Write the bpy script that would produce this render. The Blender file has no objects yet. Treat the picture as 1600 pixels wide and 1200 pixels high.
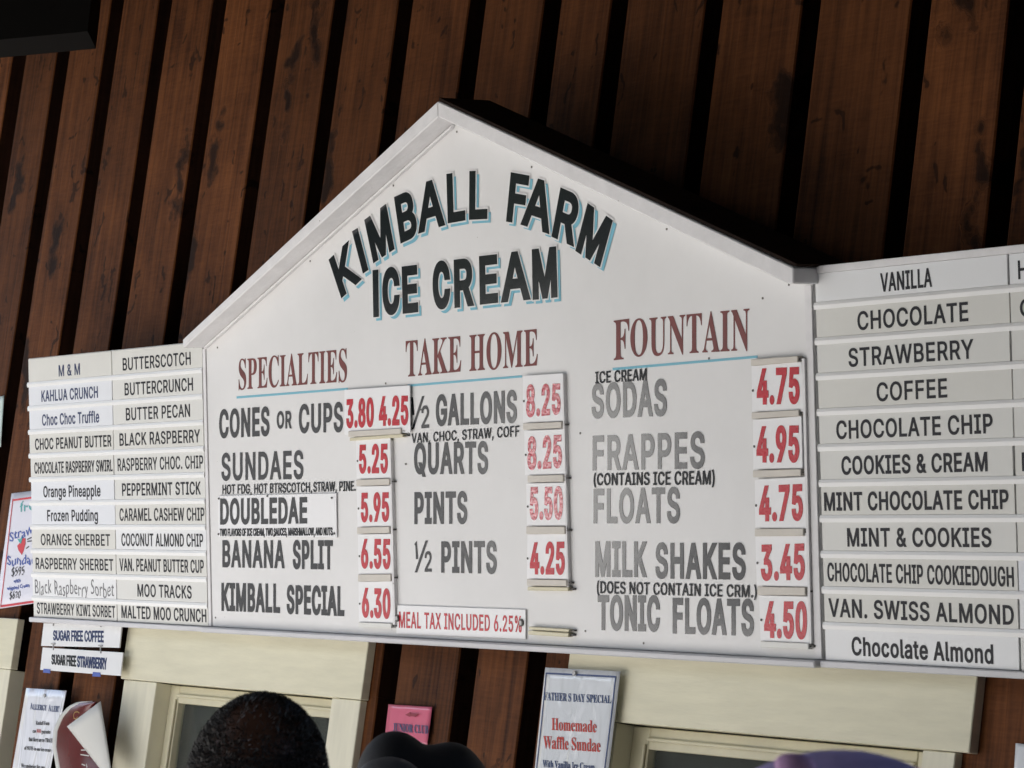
import bpy, bmesh, math, random
from mathutils import Vector, Matrix
R = math.radians
random.seed(7)
sc = bpy.context.scene
COL = sc.collection

# ------------------------------------------------------------------ camera
F_PX = 4908.9; YAW = 0.98405; PIT = 0.13107; ROL = 0.12816; ALPHA = 0.18454
Z0 = 1.92
CAM = Vector((7.618, -4.19, Z0 - 0.37))
fw = Vector((-math.sin(YAW)*math.cos(PIT), math.cos(YAW)*math.cos(PIT), math.sin(PIT)))
r0 = Vector((math.cos(YAW), math.sin(YAW), 0)); u0 = r0.cross(fw)
rt = math.cos(ROL)*r0 + math.sin(ROL)*u0
up = -math.sin(ROL)*r0 + math.cos(ROL)*u0
cd = bpy.data.cameras.new('camera'); cam = bpy.data.objects.new('camera', cd); COL.objects.link(cam)
cd.sensor_width = 36; cd.lens = 36*F_PX/1600; cd.clip_start = .05; cd.clip_end = 600
cd.dof.use_dof = True; cd.dof.focus_distance = 7.6; cd.dof.aperture_fstop = 22
m = Matrix((rt, up, -fw)).transposed().to_4x4(); m.translation = CAM
cam.matrix_world = m
sc.camera = cam

# ------------------------------------------------------------------ light
SUN_EL, SUN_AZ = 52, 215          # degrees; azimuth clockwise from +Y : front left of the wall
w = bpy.data.worlds.new('World'); sc.world = w; w.use_nodes = True
nt = w.node_tree; sky = nt.nodes.new('ShaderNodeTexSky'); sky.sky_type = 'NISHITA'; sky.sun_disc = False
sky.sun_elevation = R(SUN_EL); sky.sun_rotation = R(SUN_AZ); sky.dust_density = 2.5; sky.air_density = 1.0
nt.links.new(sky.outputs[0], nt.nodes['Background'].inputs[0])
nt.nodes['Background'].inputs[1].default_value = 0.07
sl = bpy.data.lights.new('sun', 'SUN'); so = bpy.data.objects.new('sun', sl); COL.objects.link(so)
sl.energy = 4.6; sl.angle = R(0.5); sl.color = (1, .97, .93)
sdir = Vector((math.sin(R(SUN_AZ))*math.cos(R(SUN_EL)), math.cos(R(SUN_AZ))*math.cos(R(SUN_EL)), math.sin(R(SUN_EL))))
so.rotation_euler = sdir.to_track_quat('Z', 'Y').to_euler(); so.location = (0, -12, 12)
vs = sc.view_settings; vs.view_transform = 'Standard'; vs.look = 'None'; vs.gamma = 1; vs.use_curve_mapping = False
vs.exposure = 2.08
sc.cycles.max_bounces = 8; sc.cycles.diffuse_bounces = 5; sc.cycles.use_denoising = True
sc.cycles.sample_clamp_indirect = 6

# ------------------------------------------------------------------ frames: local (u, v, n) on a plane, n towards the viewer
class Frame:
    def __init__(s, origin, al):
        s.o = Vector(origin); s.al = al; s.th = math.pi/2 + al
        s.U = Vector((1, 0, 0)); s.V = Vector((0, -math.sin(al), math.cos(al))); s.N = Vector((0, -math.cos(al), -math.sin(al)))
    def w(s, u, v, n=0): return s.o + s.U*u + s.V*v + s.N*n
    def at(s, px, py, n=0):          # where the line of sight through a photo pixel meets the plane
        d = fw + rt*((px-800)/F_PX) - up*((py-600)/F_PX)
        t = (n - (CAM-s.o).dot(s.N))/d.dot(s.N); p = CAM + d*t - s.o
        return (p.dot(s.U), p.dot(s.V))
    def px(s, u, v, n=0):
        d = s.w(u, v, n) - CAM; k = d.dot(fw)
        return (800 + F_PX*d.dot(rt)/k, 600 - F_PX*d.dot(up)/k)
    def ux(s, x, v, n=0):            # u on the row v that lies under photo column x
        a, b = -4, 6
        for _ in range(40):
            c = (a+b)/2
            if s.px(c, v, n)[0] < x: a = c
            else: b = c
        return a
SG = Frame((0, 0, Z0), ALPHA)
WL = Frame((0, 0.07, Z0), 0.0)

# ------------------------------------------------------------------ materials
MATS = {}
def nodes(name):
    mt = bpy.data.materials.new(name); mt.use_nodes = True
    return mt, mt.node_tree, mt.node_tree.nodes['Principled BSDF']
def N(nt, t, **kw):
    n = nt.nodes.new(t)
    for k, v in kw.items():
        if hasattr(n, k): setattr(n, k, v)
        else: n.inputs[k].default_value = v
    return n
def paint(name, col, rough=.5, var=.06, scale=6, bump=.0, bscale=120, spec=.5, speck=0, stretch=(1, 1, 1), coat=0):
    if name in MATS: return MATS[name]
    mt, nt, b = nodes(name)
    tc = N(nt, 'ShaderNodeTexCoord'); mp = N(nt, 'ShaderNodeMapping'); mp.inputs['Scale'].default_value = stretch
    nt.links.new(tc.outputs['Object'], mp.inputs[0])
    no = N(nt, 'ShaderNodeTexNoise'); no.inputs['Scale'].default_value = scale; no.inputs['Detail'].default_value = 6; no.inputs['Roughness'].default_value = .65
    nt.links.new(mp.outputs[0], no.inputs[0])
    mr = N(nt, 'ShaderNodeMapRange'); mr.inputs[1].default_value = .3; mr.inputs[2].default_value = .7
    mr.inputs[3].default_value = 1-var; mr.inputs[4].default_value = 1+var*.5
    nt.links.new(no.outputs[0], mr.inputs[0])
    mx = N(nt, 'ShaderNodeMix', data_type='RGBA', blend_type='MULTIPLY'); mx.inputs[0].default_value = 1
    mx.inputs[6].default_value = (*col, 1); nt.links.new(mr.outputs[0], mx.inputs[7])
    out = mx.outputs[2]
    if speck:
        vo = N(nt, 'ShaderNodeTexVoronoi'); vo.inputs['Scale'].default_value = 16; nt.links.new(tc.outputs['Object'], vo.inputs[0])
        n2 = N(nt, 'ShaderNodeTexNoise'); n2.inputs['Scale'].default_value = 3.1; nt.links.new(tc.outputs['Object'], n2.inputs[0])
        sub = N(nt, 'ShaderNodeMath', operation='MULTIPLY'); nt.links.new(n2.outputs[0], sub.inputs[0]); sub.inputs[1].default_value = speck*2
        lt = N(nt, 'ShaderNodeMath', operation='LESS_THAN'); nt.links.new(vo.outputs['Distance'], lt.inputs[0]); nt.links.new(sub.outputs[0], lt.inputs[1])
        m2 = N(nt, 'ShaderNodeMix', data_type='RGBA'); m2.inputs[7].default_value = (col[0]*.35, col[1]*.32, col[2]*.28, 1)
        nt.links.new(lt.outputs[0], m2.inputs[0]); nt.links.new(out, m2.inputs[6]); out = m2.outputs[2]
    nt.links.new(out, b.inputs['Base Color'])
    b.inputs['Roughness'].default_value = rough; b.inputs['Specular IOR Level'].default_value = spec
    b.inputs['Coat Weight'].default_value = coat; b.inputs['Coat Roughness'].default_value = .05; b.inputs['Coat IOR'].default_value = 2.1
    if bump:
        nb = N(nt, 'ShaderNodeTexNoise'); nb.inputs['Scale'].default_value = bscale; nb.inputs['Detail'].default_value = 3
        nt.links.new(mp.outputs[0], nb.inputs[0])
        bp = N(nt, 'ShaderNodeBump'); bp.inputs['Strength'].default_value = min(1, bump); bp.inputs['Distance'].default_value = .002 if bump < .99 else .006
        nt.links.new(nb.outputs[0], bp.inputs['Height']); nt.links.new(bp.outputs[0], b.inputs['Normal'])
        if coat: nt.links.new(bp.outputs[0], b.inputs['Coat Normal'])
    MATS[name] = mt; return mt

def wood(name, c1, c2, rough=.65):
    mt, nt, b = nodes(name)
    tc = N(nt, 'ShaderNodeTexCoord'); oi = N(nt, 'ShaderNodeObjectInfo')
    cb = N(nt, 'ShaderNodeCombineXYZ'); ml = N(nt, 'ShaderNodeMath', operation='MULTIPLY'); ml.inputs[1].default_value = 37
    nt.links.new(oi.outputs['Random'], ml.inputs[0])
    for k in range(3): nt.links.new(ml.outputs[0], cb.inputs[k])
    ad = N(nt, 'ShaderNodeVectorMath', operation='ADD'); nt.links.new(tc.outputs['Object'], ad.inputs[0]); nt.links.new(cb.outputs[0], ad.inputs[1])
    # knots: sparse, stretched along the board
    mk = N(nt, 'ShaderNodeMapping'); mk.inputs['Scale'].default_value = (3.1, 1.15, 3.1); nt.links.new(ad.outputs[0], mk.inputs[0])
    wob = N(nt, 'ShaderNodeTexNoise'); wob.inputs['Scale'].default_value = 9; wob.inputs['Detail'].default_value = 3; nt.links.new(ad.outputs[0], wob.inputs[0])
    wa = N(nt, 'ShaderNodeVectorMath', operation='SCALE'); wa.inputs['Scale'].default_value = .62; nt.links.new(wob.outputs['Color'], wa.inputs[0])
    wk = N(nt, 'ShaderNodeVectorMath', operation='ADD'); nt.links.new(mk.outputs[0], wk.inputs[0]); nt.links.new(wa.outputs[0], wk.inputs[1])
    vo = N(nt, 'ShaderNodeTexVoronoi', voronoi_dimensions='2D'); vo.inputs['Scale'].default_value = 1.0; nt.links.new(wk.outputs[0], vo.inputs[0])
    kn = N(nt, 'ShaderNodeMapRange', interpolation_type='SMOOTHSTEP'); kn.inputs[1].default_value = .06; kn.inputs[2].default_value = .15
    kn.inputs[3].default_value = 1; kn.inputs[4].default_value = 0; nt.links.new(vo.outputs['Distance'], kn.inputs[0])
    # grain: long streaks bending round the knots
    mg = N(nt, 'ShaderNodeMapping'); mg.inputs['Scale'].default_value = (46, 1.8, 46); nt.links.new(ad.outputs[0], mg.inputs[0])
    kd = N(nt, 'ShaderNodeMath', operation='MULTIPLY'); kd.inputs[1].default_value = 4.0; nt.links.new(kn.outputs[0], kd.inputs[0])
    ga = N(nt, 'ShaderNodeVectorMath', operation='ADD'); nt.links.new(mg.outputs[0], ga.inputs[0]); nt.links.new(kd.outputs[0], ga.inputs[1])
    gr = N(nt, 'ShaderNodeTexNoise'); gr.inputs['Scale'].default_value = 1; gr.inputs['Detail'].default_value = 7; gr.inputs['Roughness'].default_value = .62; gr.inputs['Distortion'].default_value = .6
    nt.links.new(ga.outputs[0], gr.inputs[0])
    bl = N(nt, 'ShaderNodeTexNoise'); bl.inputs['Scale'].default_value = 2.6; bl.inputs['Detail'].default_value = 8; bl.inputs['Roughness'].default_value = .7; nt.links.new(ad.outputs[0], bl.inputs[0])
    ms = N(nt, 'ShaderNodeMapping'); ms.inputs['Rotation'].default_value = (0, 0, R(32)); ms.inputs['Scale'].default_value = (14, 170, 14); nt.links.new(ad.outputs[0], ms.inputs[0])
    sw = N(nt, 'ShaderNodeTexNoise'); sw.inputs['Scale'].default_value = 1; sw.inputs['Detail'].default_value = 2; nt.links.new(ms.outputs[0], sw.inputs[0])
    mixf = N(nt, 'ShaderNodeMath', operation='MULTIPLY_ADD'); nt.links.new(gr.outputs[0], mixf.inputs[0]); mixf.inputs[1].default_value = .70
    bm = N(nt, 'ShaderNodeMath', operation='MULTIPLY'); nt.links.new(bl.outputs[0], bm.inputs[0]); bm.inputs[1].default_value = .64
    nt.links.new(bm.outputs[0], mixf.inputs[2])
    sm = N(nt, 'ShaderNodeMath', operation='MULTIPLY_ADD'); nt.links.new(sw.outputs[0], sm.inputs[0]); sm.inputs[1].default_value = .16; nt.links.new(mixf.outputs[0], sm.inputs[2])
    rp = N(nt, 'ShaderNodeMapRange'); rp.inputs[1].default_value = .52; rp.inputs[2].default_value = .93; nt.links.new(sm.outputs[0], rp.inputs[0])
    mx = N(nt, 'ShaderNodeMix', data_type='RGBA'); mx.inputs[6].default_value = (*c1, 1); mx.inputs[7].default_value = (*c2, 1); nt.links.new(rp.outputs[0], mx.inputs[0])
    hs = N(nt, 'ShaderNodeHueSaturation'); nt.links.new(mx.outputs[2], hs.inputs['Color'])
    hv = N(nt, 'ShaderNodeMapRange'); hv.inputs[3].default_value = .68; hv.inputs[4].default_value = 1.28; nt.links.new(oi.outputs['Random'], hv.inputs[0]); nt.links.new(hv.outputs[0], hs.inputs['Value'])
    kk = N(nt, 'ShaderNodeMix', data_type='RGBA'); kk.inputs[7].default_value = (c1[0]*.22, c1[1]*.3, c1[2]*.4, 1)
    k2 = N(nt, 'ShaderNodeMath', operation='MULTIPLY'); k2.inputs[1].default_value = .85; nt.links.new(kn.outputs[0], k2.inputs[0])
    nt.links.new(k2.outputs[0], kk.inputs[0]); nt.links.new(hs.outputs[0], kk.inputs[6])
    v2 = N(nt, 'ShaderNodeTexVoronoi', voronoi_dimensions='2D'); v2.inputs['Scale'].default_value = 3.3; nt.links.new(wk.outputs[0], v2.inputs[0])
    r2 = N(nt, 'ShaderNodeMapRange', interpolation_type='SMOOTHSTEP'); r2.inputs[1].default_value = .05; r2.inputs[2].default_value = .12; r2.inputs[3].default_value = .75; r2.inputs[4].default_value = 0
    nt.links.new(v2.outputs['Distance'], r2.inputs[0])
    k3 = N(nt, 'ShaderNodeMix', data_type='RGBA'); k3.inputs[7].default_value = (c1[0]*.4, c1[1]*.5, c1[2]*.6, 1); nt.links.new(r2.outputs[0], k3.inputs[0]); nt.links.new(kk.outputs[2], k3.inputs[6]); kk = k3
    nt.links.new(kk.outputs[2], b.inputs['Base Color']); b.inputs['Roughness'].default_value = rough; b.inputs['Specular IOR Level'].default_value = .10
    bp = N(nt, 'ShaderNodeBump'); bp.inputs['Strength'].default_value = .8; bp.inputs['Distance'].default_value = .004
    nt.links.new(sm.outputs[0], bp.inputs['Height']); nt.links.new(bp.outputs[0], b.inputs['Normal'])
    return mt

M_WOOD = wood('stained_board', (.024, .0070, .0026), (.170, .060, .0190))
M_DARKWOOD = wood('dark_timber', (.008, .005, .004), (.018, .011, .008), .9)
M_EDGE_SHADE = wood('board_edge_painted_shade', (.009, .0035, .0018), (.035, .013, .006), .8)  # much darker copy of the board wood: shade painted into the gap sides
M_BACK = paint('black_gap_backing', (.006, .006, .006), .9)  # near-black sheet behind the boards, gap shade put into its colour
M_PANEL = paint('sign_white', (.76, .755, .75), .38, .07, 1.8, .05, 40, .4, .018)
M_STRIPC = {'w': paint('strip_white', (.80, .81, .82), .35, .02, 4), 'b': paint('strip_bluewhite', (.77, .79, .83), .35, .02, 4),
            'c': paint('strip_cream', (.71, .705, .665), .35, .05, 5, 0, 1, .4, .012), 'g': paint('strip_grey', (.72, .72, .69), .35, .04, 5, 0, 1, .4, .01)}
M_LIP = paint('track_plastic', (.80, .80, .79), .3, .03, 4)
M_TRIM = paint('rough_white_trim', (.76, .75, .755), .5, .09, 14, .75, 42, .4, .03)
M_ALU = paint('ledge_metal', (.60, .60, .62), .42, .08, 5, .05, 40)
M_CARD = paint('card_white', (.84, .84, .85), .3, .015, 4)
M_RAIL = paint('rail_beige', (.62, .58, .52), .4, .1, 12)
M_RAILC = paint('rail_cream', (.66, .61, .44), .4, .08, 12)
M_CREAM = paint('cream_paint', (.73, .695, .53), .30, .10, 4, .35, 16, .5, 0, (1, 7, 1))
M_CREAM2 = paint('cream_paint_vertical', (.72, .69, .55), .33, .10, 4, .3, 16, .5, 0, (7, 1, 1))
M_SASH = paint('cream_sash', (.62, .58, .42), .35, .1, 8, .3, 30)
M_PBLACK = paint('black_sign_paint', (.008, .010, .013), .12, .2, 10, .05, 40, .9)
M_PGREY = paint('black_vinyl', (.016, .018, .022), .45, .2, 10, .05, 60, .25)
M_NAVY = paint('navy_vinyl', (.018, .035, .12), .35, .1)
M_STRIPT = paint('charcoal_vinyl', (.018, .018, .024), .5, .2, 10, 0, 1, .22)
M_RED = paint('red_vinyl', (.50, .010, .026), .2, .12, 20, .35, 190, .5)
M_REDC = paint('crinkled_red_vinyl', (.52, .016, .045), .10, .12, 20, .9, 110, 1.0, 0, (1, 1, 1), 1)
M_MAROON = paint('maroon_paint', (.165, .026, .022), .4, .25, 14, .05, 90)
M_BLUE = paint('light_blue_paint', (.17, .46, .58), .45, .08)
M_NAIL = paint('weathered_nail', (.13, .12, .11), .5)
M_METAL = paint('dull_nail', (.05, .045, .04), .4)
M_STEEL = paint('steel_screw', (.45, .45, .45), .3)
M_BLKINK = paint('black_ink', (.03, .03, .035), .6)
M_BLUINK = paint('blue_marker', (.07, .12, .42), .6)
M_TEAL = paint('teal_marker', (.10, .42, .42), .6)
M_REDINK = paint('red_marker', (.62, .05, .07), .6)
M_ORINK = paint('orange_red_print', (.50, .035, .018), .5)
M_NVINK = paint('navy_print', (.03, .06, .17), .5)
M_PENCIL = paint('grey_felt_pen', (.16, .16, .17), .6)

def laminate(name, col, bump=.8, bs=9):
    mt = paint(name, col, .5, .03, 5); b = mt.node_tree.nodes['Principled BSDF']; nt = mt.node_tree
    b.inputs['Coat Weight'].default_value = 1; b.inputs['Coat Roughness'].default_value = .06; b.inputs['Coat IOR'].default_value = 1.6
    nb = N(nt, 'ShaderNodeTexNoise'); nb.inputs['Scale'].default_value = bs; nb.inputs['Detail'].default_value = 2; nb.inputs['Distortion'].default_value = 1.5
    mp = N(nt, 'ShaderNodeMapping'); mp.inputs['Scale'].default_value = (1, .35, 1)
    tc = N(nt, 'ShaderNodeTexCoord'); nt.links.new(tc.outputs['Object'], mp.inputs[0]); nt.links.new(mp.outputs[0], nb.inputs[0])
    bp = N(nt, 'ShaderNodeBump'); bp.inputs['Strength'].default_value = bump; bp.inputs['Distance'].default_value = .03
    nt.links.new(nb.outputs[0], bp.inputs['Height']); nt.links.new(bp.outputs[0], b.inputs['Coat Normal'])
    return mt
M_LAM = laminate('laminated_paper', (.66, .69, .73))
M_LAM2 = laminate('laminated_white', (.74, .76, .82))
M_PINK = laminate('pink_card', (.62, .10, .19), .2)
M_CLEAR = laminate('laminate_edge', (.55, .60, .42), .3)
M_PAPER = paint('poster_paper', (.74, .74, .82), .6, .03, 5)
M_BLUEREF = paint('plastic_edge_blue', (.25, .4, .8), .2)

# ------------------------------------------------------------------ object helpers
def setp(o, label=None, cat=None, group=None, kind=None):
    if label: o['label'] = label
    if cat: o['category'] = cat
    if group: o['group'] = group
    if kind: o['kind'] = kind
    return o
def link(name, me, mat, parent=None):
    o = bpy.data.objects.new(name, me); COL.objects.link(o)
    if mat is not None:
        me.materials.clear(); me.materials.append(mat)
    if parent is not None: o.parent = parent
    return o
def off(o): return Vector(o.get('_off', (0, 0, 0))) if o is not None else Vector((0, 0, 0))
OFFS = {}
def root_empty(name, fr, c):
    o = bpy.data.objects.new(name, None); COL.objects.link(o); o.empty_display_size = .1
    o.location = fr.w(*c); o.rotation_euler = (fr.th, 0, 0); OFFS[o.name] = Vector(c); return o
def mesh_from(verts, faces):
    me = bpy.data.meshes.new('m'); me.from_pydata([tuple(v) for v in verts], [], faces); me.update(); return me
def poly_mesh(pts, n0, n1, bevel=0):
    """prism over the polygon pts (counter-clockwise in u,v) from n0 to n1"""
    k = len(pts)
    a = sum(pts[i][0]*pts[(i+1) % k][1]-pts[(i+1) % k][0]*pts[i][1] for i in range(k))
    if a < 0: pts = pts[::-1]
    v = [(p[0], p[1], n0) for p in pts] + [(p[0], p[1], n1) for p in pts]
    f = [tuple(range(k-1, -1, -1)), tuple(range(k, 2*k))] + [(i, (i+1) % k, k+(i+1) % k, k+i) for i in range(k)]
    me = mesh_from(v, f)
    if bevel:
        bm = bmesh.new(); bm.from_mesh(me)
        bmesh.ops.bevel(bm, geom=list(bm.edges), offset=bevel, segments=1, affect='EDGES', profile=.5, clamp_overlap=True)
        bm.to_mesh(me); bm.free()
    return me
def merge(meshes):
    bm = bmesh.new()
    for me in meshes: bm.from_mesh(me); bpy.data.meshes.remove(me)
    me = bpy.data.meshes.new('m'); bm.to_mesh(me); bm.free(); return me
def shift(me, d):
    me.transform(Matrix.Translation(-Vector(d))); return me
def thing_mesh(name, fr, me, mat):
    """top-level mesh given in frame coordinates"""
    xs = [v.co for v in me.vertices]
    c = Vector([(min(p[i] for p in xs)+max(p[i] for p in xs))/2 for i in range(3)]); c[1] = min(p[1] for p in xs)
    o = link(name, shift(me, c), mat); o.location = fr.w(*c); o.rotation_euler = (fr.th, 0, 0); OFFS[o.name] = c
    return o
def part(name, parent, me, mat):
    c = OFFS[parent.name]; o = link(name, shift(me, c), mat, parent); OFFS[o.name] = c; return o
def box(u0, u1, v0, v1, n0, n1, bevel=0): return poly_mesh([(u0, v0), (u1, v0), (u1, v1), (u0, v1)], n0, n1, bevel)
def quad_px(fr, q, n): return [fr.at(x, y, n) for x, y in q]

# ------------------------------------------------------------------ lettering
FD = {}
def font(k):
    if k not in FD:
        FD[k] = None
        if k == 'inter':
            import os
            p = os.path.join(bpy.utils.resource_path('LOCAL'), 'datafiles', 'fonts', 'Inter.woff2')
            try: FD[k] = bpy.data.fonts.load(p)
            except Exception: FD[k] = None
    return FD[k]
def alt(s, a, b=None, d=None):
    o = ''
    for ch in s:
        if 'A' <= ch <= 'Z': o += chr(a+ord(ch)-65)
        elif 'a' <= ch <= 'z': o += chr((b or a+26)+ord(ch)-97)
        elif d and '0' <= ch <= '9': o += chr(d+ord(ch)-48)
        else: o += ch
    return o
def serif(s): return alt(s, 0x1D400, None, 0x1D7CE)
DG = None
from mathutils.geometry import delaunay_2d_cdt
def contours(text, fnt, space, res):
    """the outline of a line of text as closed polylines"""
    c = bpy.data.curves.new('t', 'FONT'); c.body = text; c.size = 1; c.space_character = space
    f = font(fnt)
    if f: c.font = f
    o = bpy.data.objects.new('t', c); COL.objects.link(o)
    bpy.context.view_layer.update(); dg = bpy.context.evaluated_depsgraph_get()
    cv = o.to_curve(dg, apply_modifiers=False); out = []
    for s in cv.splines:
        if s.type != 'BEZIER':
            out.append([Vector((p.co[0], p.co[1])) for p in s.points]); continue
        P = s.bezier_points; k = len(P); pl = []
        for i in range(k):
            a, b = P[i], P[(i+1) % k]; p0, p1, p2, p3 = [Vector(v[:2]) for v in (a.co, a.handle_right, b.handle_left, b.co)]
            d = p3-p0; L = d.length
            if L < 1e-7: continue
            e = max(abs((p1-p0).cross(d)), abs((p2-p0).cross(d)))/L
            m_ = 1 if e < .0008 else res
            for j in range(m_):
                t = j/m_; u = 1-t; pl.append(p0*u**3+p1*3*u*u*t+p2*3*u*t*t+p3*t**3)
        if len(pl) > 2: out.append(pl)
    o.to_curve_clear(); bpy.data.objects.remove(o); bpy.data.curves.remove(c)
    return out
def area(p): return sum(p[i].x*p[(i+1) % len(p)].y-p[(i+1) % len(p)].x*p[i].y for i in range(len(p)))/2
def inside(pt, p):
    c = False; k = len(p)
    for i in range(k):
        a, b = p[i], p[(i+1) % k]
        if (a.y > pt.y) != (b.y > pt.y) and pt.x < (b.x-a.x)*(pt.y-a.y)/(b.y-a.y)+a.x: c = not c
    return c
def grow(p, d, sgn):
    """offset a closed polyline outwards (sgn = sign of the outer area), mitred corners"""
    q = []
    for i in range(len(p)):
        if (p[i]-p[i-1]).length > 1e-6: q.append(p[i])
    i = 0
    while d > 0 and i < len(q) and len(q) > 6:      # a tiny notch that the growth would swallow becomes one corner
        k = len(q); a, b, c, e = q[i-1], q[i], q[(i+1) % k], q[(i+2) % k]
        if (c-b).length < 1.6*d:
            e0 = (b-a).normalized(); e1 = (c-b).normalized(); e2 = (e-c).normalized()
            if e0.cross(e1)*sgn < 0 and e1.cross(e2)*sgn < 0 and e0.dot(e2) < .35:
                q[i] = (b+c)/2; q.pop((i+1) % k); continue
        i += 1
    k = len(q); r = []
    for i in range(k):
        e0 = (q[i]-q[i-1]).normalized(); e1 = (q[(i+1) % k]-q[i]).normalized()
        n0 = Vector((e0.y, -e0.x))*sgn; n1 = Vector((e1.y, -e1.x))*sgn; m_ = n0+n1
        l = m_.length
        if l < .3: r.append(q[i]+n0*d); r.append(q[i]+n1*d); continue
        m_ /= l; c = m_.dot(n0); r.append(q[i]+m_*d/max(c, .45))
    return r
def glyph_mesh(text, quad, n, weight=.2, fnt='inter', space=1.0, depth=.0004, reg=None, fill_box=False, res=3, doff=None, skew=0, wave=0, jitter=0):
    """text laid into quad (bl, br, tr, tl of the capital height) as thin solid letters"""
    cs = contours(text, fnt, space, res)
    x0 = min(p.x for c in cs for p in c); x1 = max(p.x for c in cs for p in c)
    yb, yt = 0, {'inter': .5087, 'def': .682, 'serif': .678}[fnt]
    if len(text) == 1 and text.isupper(): yb = min(p.y for c in cs for p in c); yt = max(p.y for c in cs for p in c)
    bl, br, tr, tl = [Vector((p[0], p[1])) for p in quad]
    h = ((tl-bl).length+(tr-br).length)/2; wd = ((br-bl).length+(tr-tl).length)/2
    xs_ = wd/max(1e-6, (x1-x0))/(h/(yt-yb))
    reg = {'inter': .125, 'def': .10, 'serif': .2}[fnt] if reg is None else reg
    of = 0 if weight is None else (weight - reg*min(1, xs_))*h/2
    ex, ey = of/wd, of/h
    def mp(co):
        s = (co.x-x0)/(x1-x0); t = (co.y-yb)/(yt-yb)
        s = s*(1-2*ex)+ex; t = t*(1-2*ey)+ey
        if wave: t += wave*(math.sin(s*23+len(text))+.6*math.sin(s*61)); s += wave*.02*math.sin(t*4+s*50)
        return (bl*(1-s)+br*s)*(1-t) + (tl*(1-s)+tr*s)*t
    cs = [[mp(p) for p in c] for c in cs]
    big = max(cs, key=lambda c: abs(area(c))); sgn = 1 if area(big) > 0 else -1
    if abs(of) > 1e-6: cs = [grow(c, of, sgn) for c in cs]
    cs = [c for c in cs if abs(area(c)) > 1e-9]
    cv_, ce = [], []
    for c in cs:
        b0 = len(cv_); ce += [(b0+i, b0+(i+1) % len(c)) for i in range(len(c))]; cv_ += c
    r_ = delaunay_2d_cdt(cv_, ce, [], 0, 1e-6, False)
    ov, tris = r_[0], r_[2]; keep = []
    bb = [(min(p.x for p in c), max(p.x for p in c), min(p.y for p in c), max(p.y for p in c), c) for c in cs]
    for t in tris:
        x = sum(ov[i].x for i in t)/3; y = sum(ov[i].y for i in t)/3; wn_ = 0
        for (xa, xb, ya, yb_, c) in bb:
            if not (xa < x < xb and ya < y < yb_): continue
            p = c[-1]
            for q in c:
                if (p.y <= y) != (q.y <= y) and x < (q.x-p.x)*(y-p.y)/(q.y-p.y)+p.x: wn_ += 1 if q.y > p.y else -1
                p = q
        if wn_*sgn > 0: keep.append(t)
    k = len(ov); V = [(p.x, p.y, n) for p in ov] + [(p.x, p.y, n+depth) for p in ov]; Fc = []; ed = {}
    for t in keep:
        Fc.append(tuple(k+i for i in t))
        for i in range(len(t)): ed[(t[i], t[(i+1) % len(t)])] = 1
    for (p, q) in ed:
        if (q, p) not in ed: Fc.append((p, q, q+k, p+k))
    return mesh_from(V, Fc)
def text_px(fr, text, x0, x1, t0, b0, t1, b1, n, **kw):
    """quad from photo columns x0..x1 with top/base rows at each end"""
    q = quad_px(fr, [(x0, b0), (x1, b1), (x1, t1), (x0, t0)], n)
    return glyph_mesh(text, q, n, **kw)

# ================================================================== THE SETTING
def slab(name, x0, x1, y0, y1, z0, z1, mat):
    v = [(x, y, z) for z in (z0, z1) for x, y in ((x0, y0), (x1, y0), (x1, y1), (x0, y1))]
    me = mesh_from(v, [(3, 2, 1, 0), (4, 5, 6, 7), (0, 1, 5, 4), (1, 2, 6, 5), (2, 3, 7, 6), (3, 0, 4, 7)])
    return link(name, me, mat)
M_GROUND = paint('asphalt', (.055, .055, .055), .9, .3, 1.5)
M_REFLECT = paint('pale_reflect_patch', (.62, .61, .58), .9, .15, 2)
M_SLAB = paint('porch_concrete', (.46, .45, .435), .85, .2, 2)
M_SKYBLOCK = paint('sky_block_green', (.03, .05, .02), .9, .5, .5)
g = link('ground', mesh_from([(-300, -300, 0), (300, -300, 0), (300, 300, 0), (-300, 300, 0)], [(0, 1, 2, 3)]), M_GROUND); setp(g, kind='structure')
pav = link('pavement', mesh_from([(-8.5, -7.2, .004), (14, -7.2, .004), (14, .02, .004), (-8.5, .02, .004)], [(0, 1, 2, 3)]), M_SLAB); setp(pav, kind='structure')
# unseen pale patch, added and outlined so glossy letters reflect it as grey
REFLECT_PATCH = [(-9.3, -7.3), (-13.6, -9.95), (-20, -14.7), (-27.0, -19.8), (-29.0, -21.3), (-24, -19.4), (-16, -13.8), (-11.3, -9.8), (-8.9, -7.8)]
gl = link('path', mesh_from([(x, y, .004) for x, y in REFLECT_PATCH], [tuple(range(len(REFLECT_PATCH)))]), M_REFLECT); setp(gl, kind='structure')
# unseen dark ridge, added to block low sky and darken glossy letters
vv = []; ff = []; K = 90
for i in range(K+1):
    a = R(185 + 165*i/K)
    for j in range(5):
        rr = 48 + 7*j; hh = (0, 9, 12, 13, 0)[j] * (1+.18*math.sin(i*1.7)+.12*math.sin(i*.61+j)) + (random.uniform(-.6, .6) if 0 < j < 4 else 0)
        vv.append((rr*math.cos(a), rr*math.sin(a), hh - (.5 if j in (0, 4) else 0)))
for i in range(K):
    for j in range(4): ff.append((i*5+j, i*5+j+1, i*5+j+6, i*5+j+5))
hl = link('added_sky_block', mesh_from(vv, ff), M_SKYBLOCK); setp(hl, kind='structure')
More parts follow.
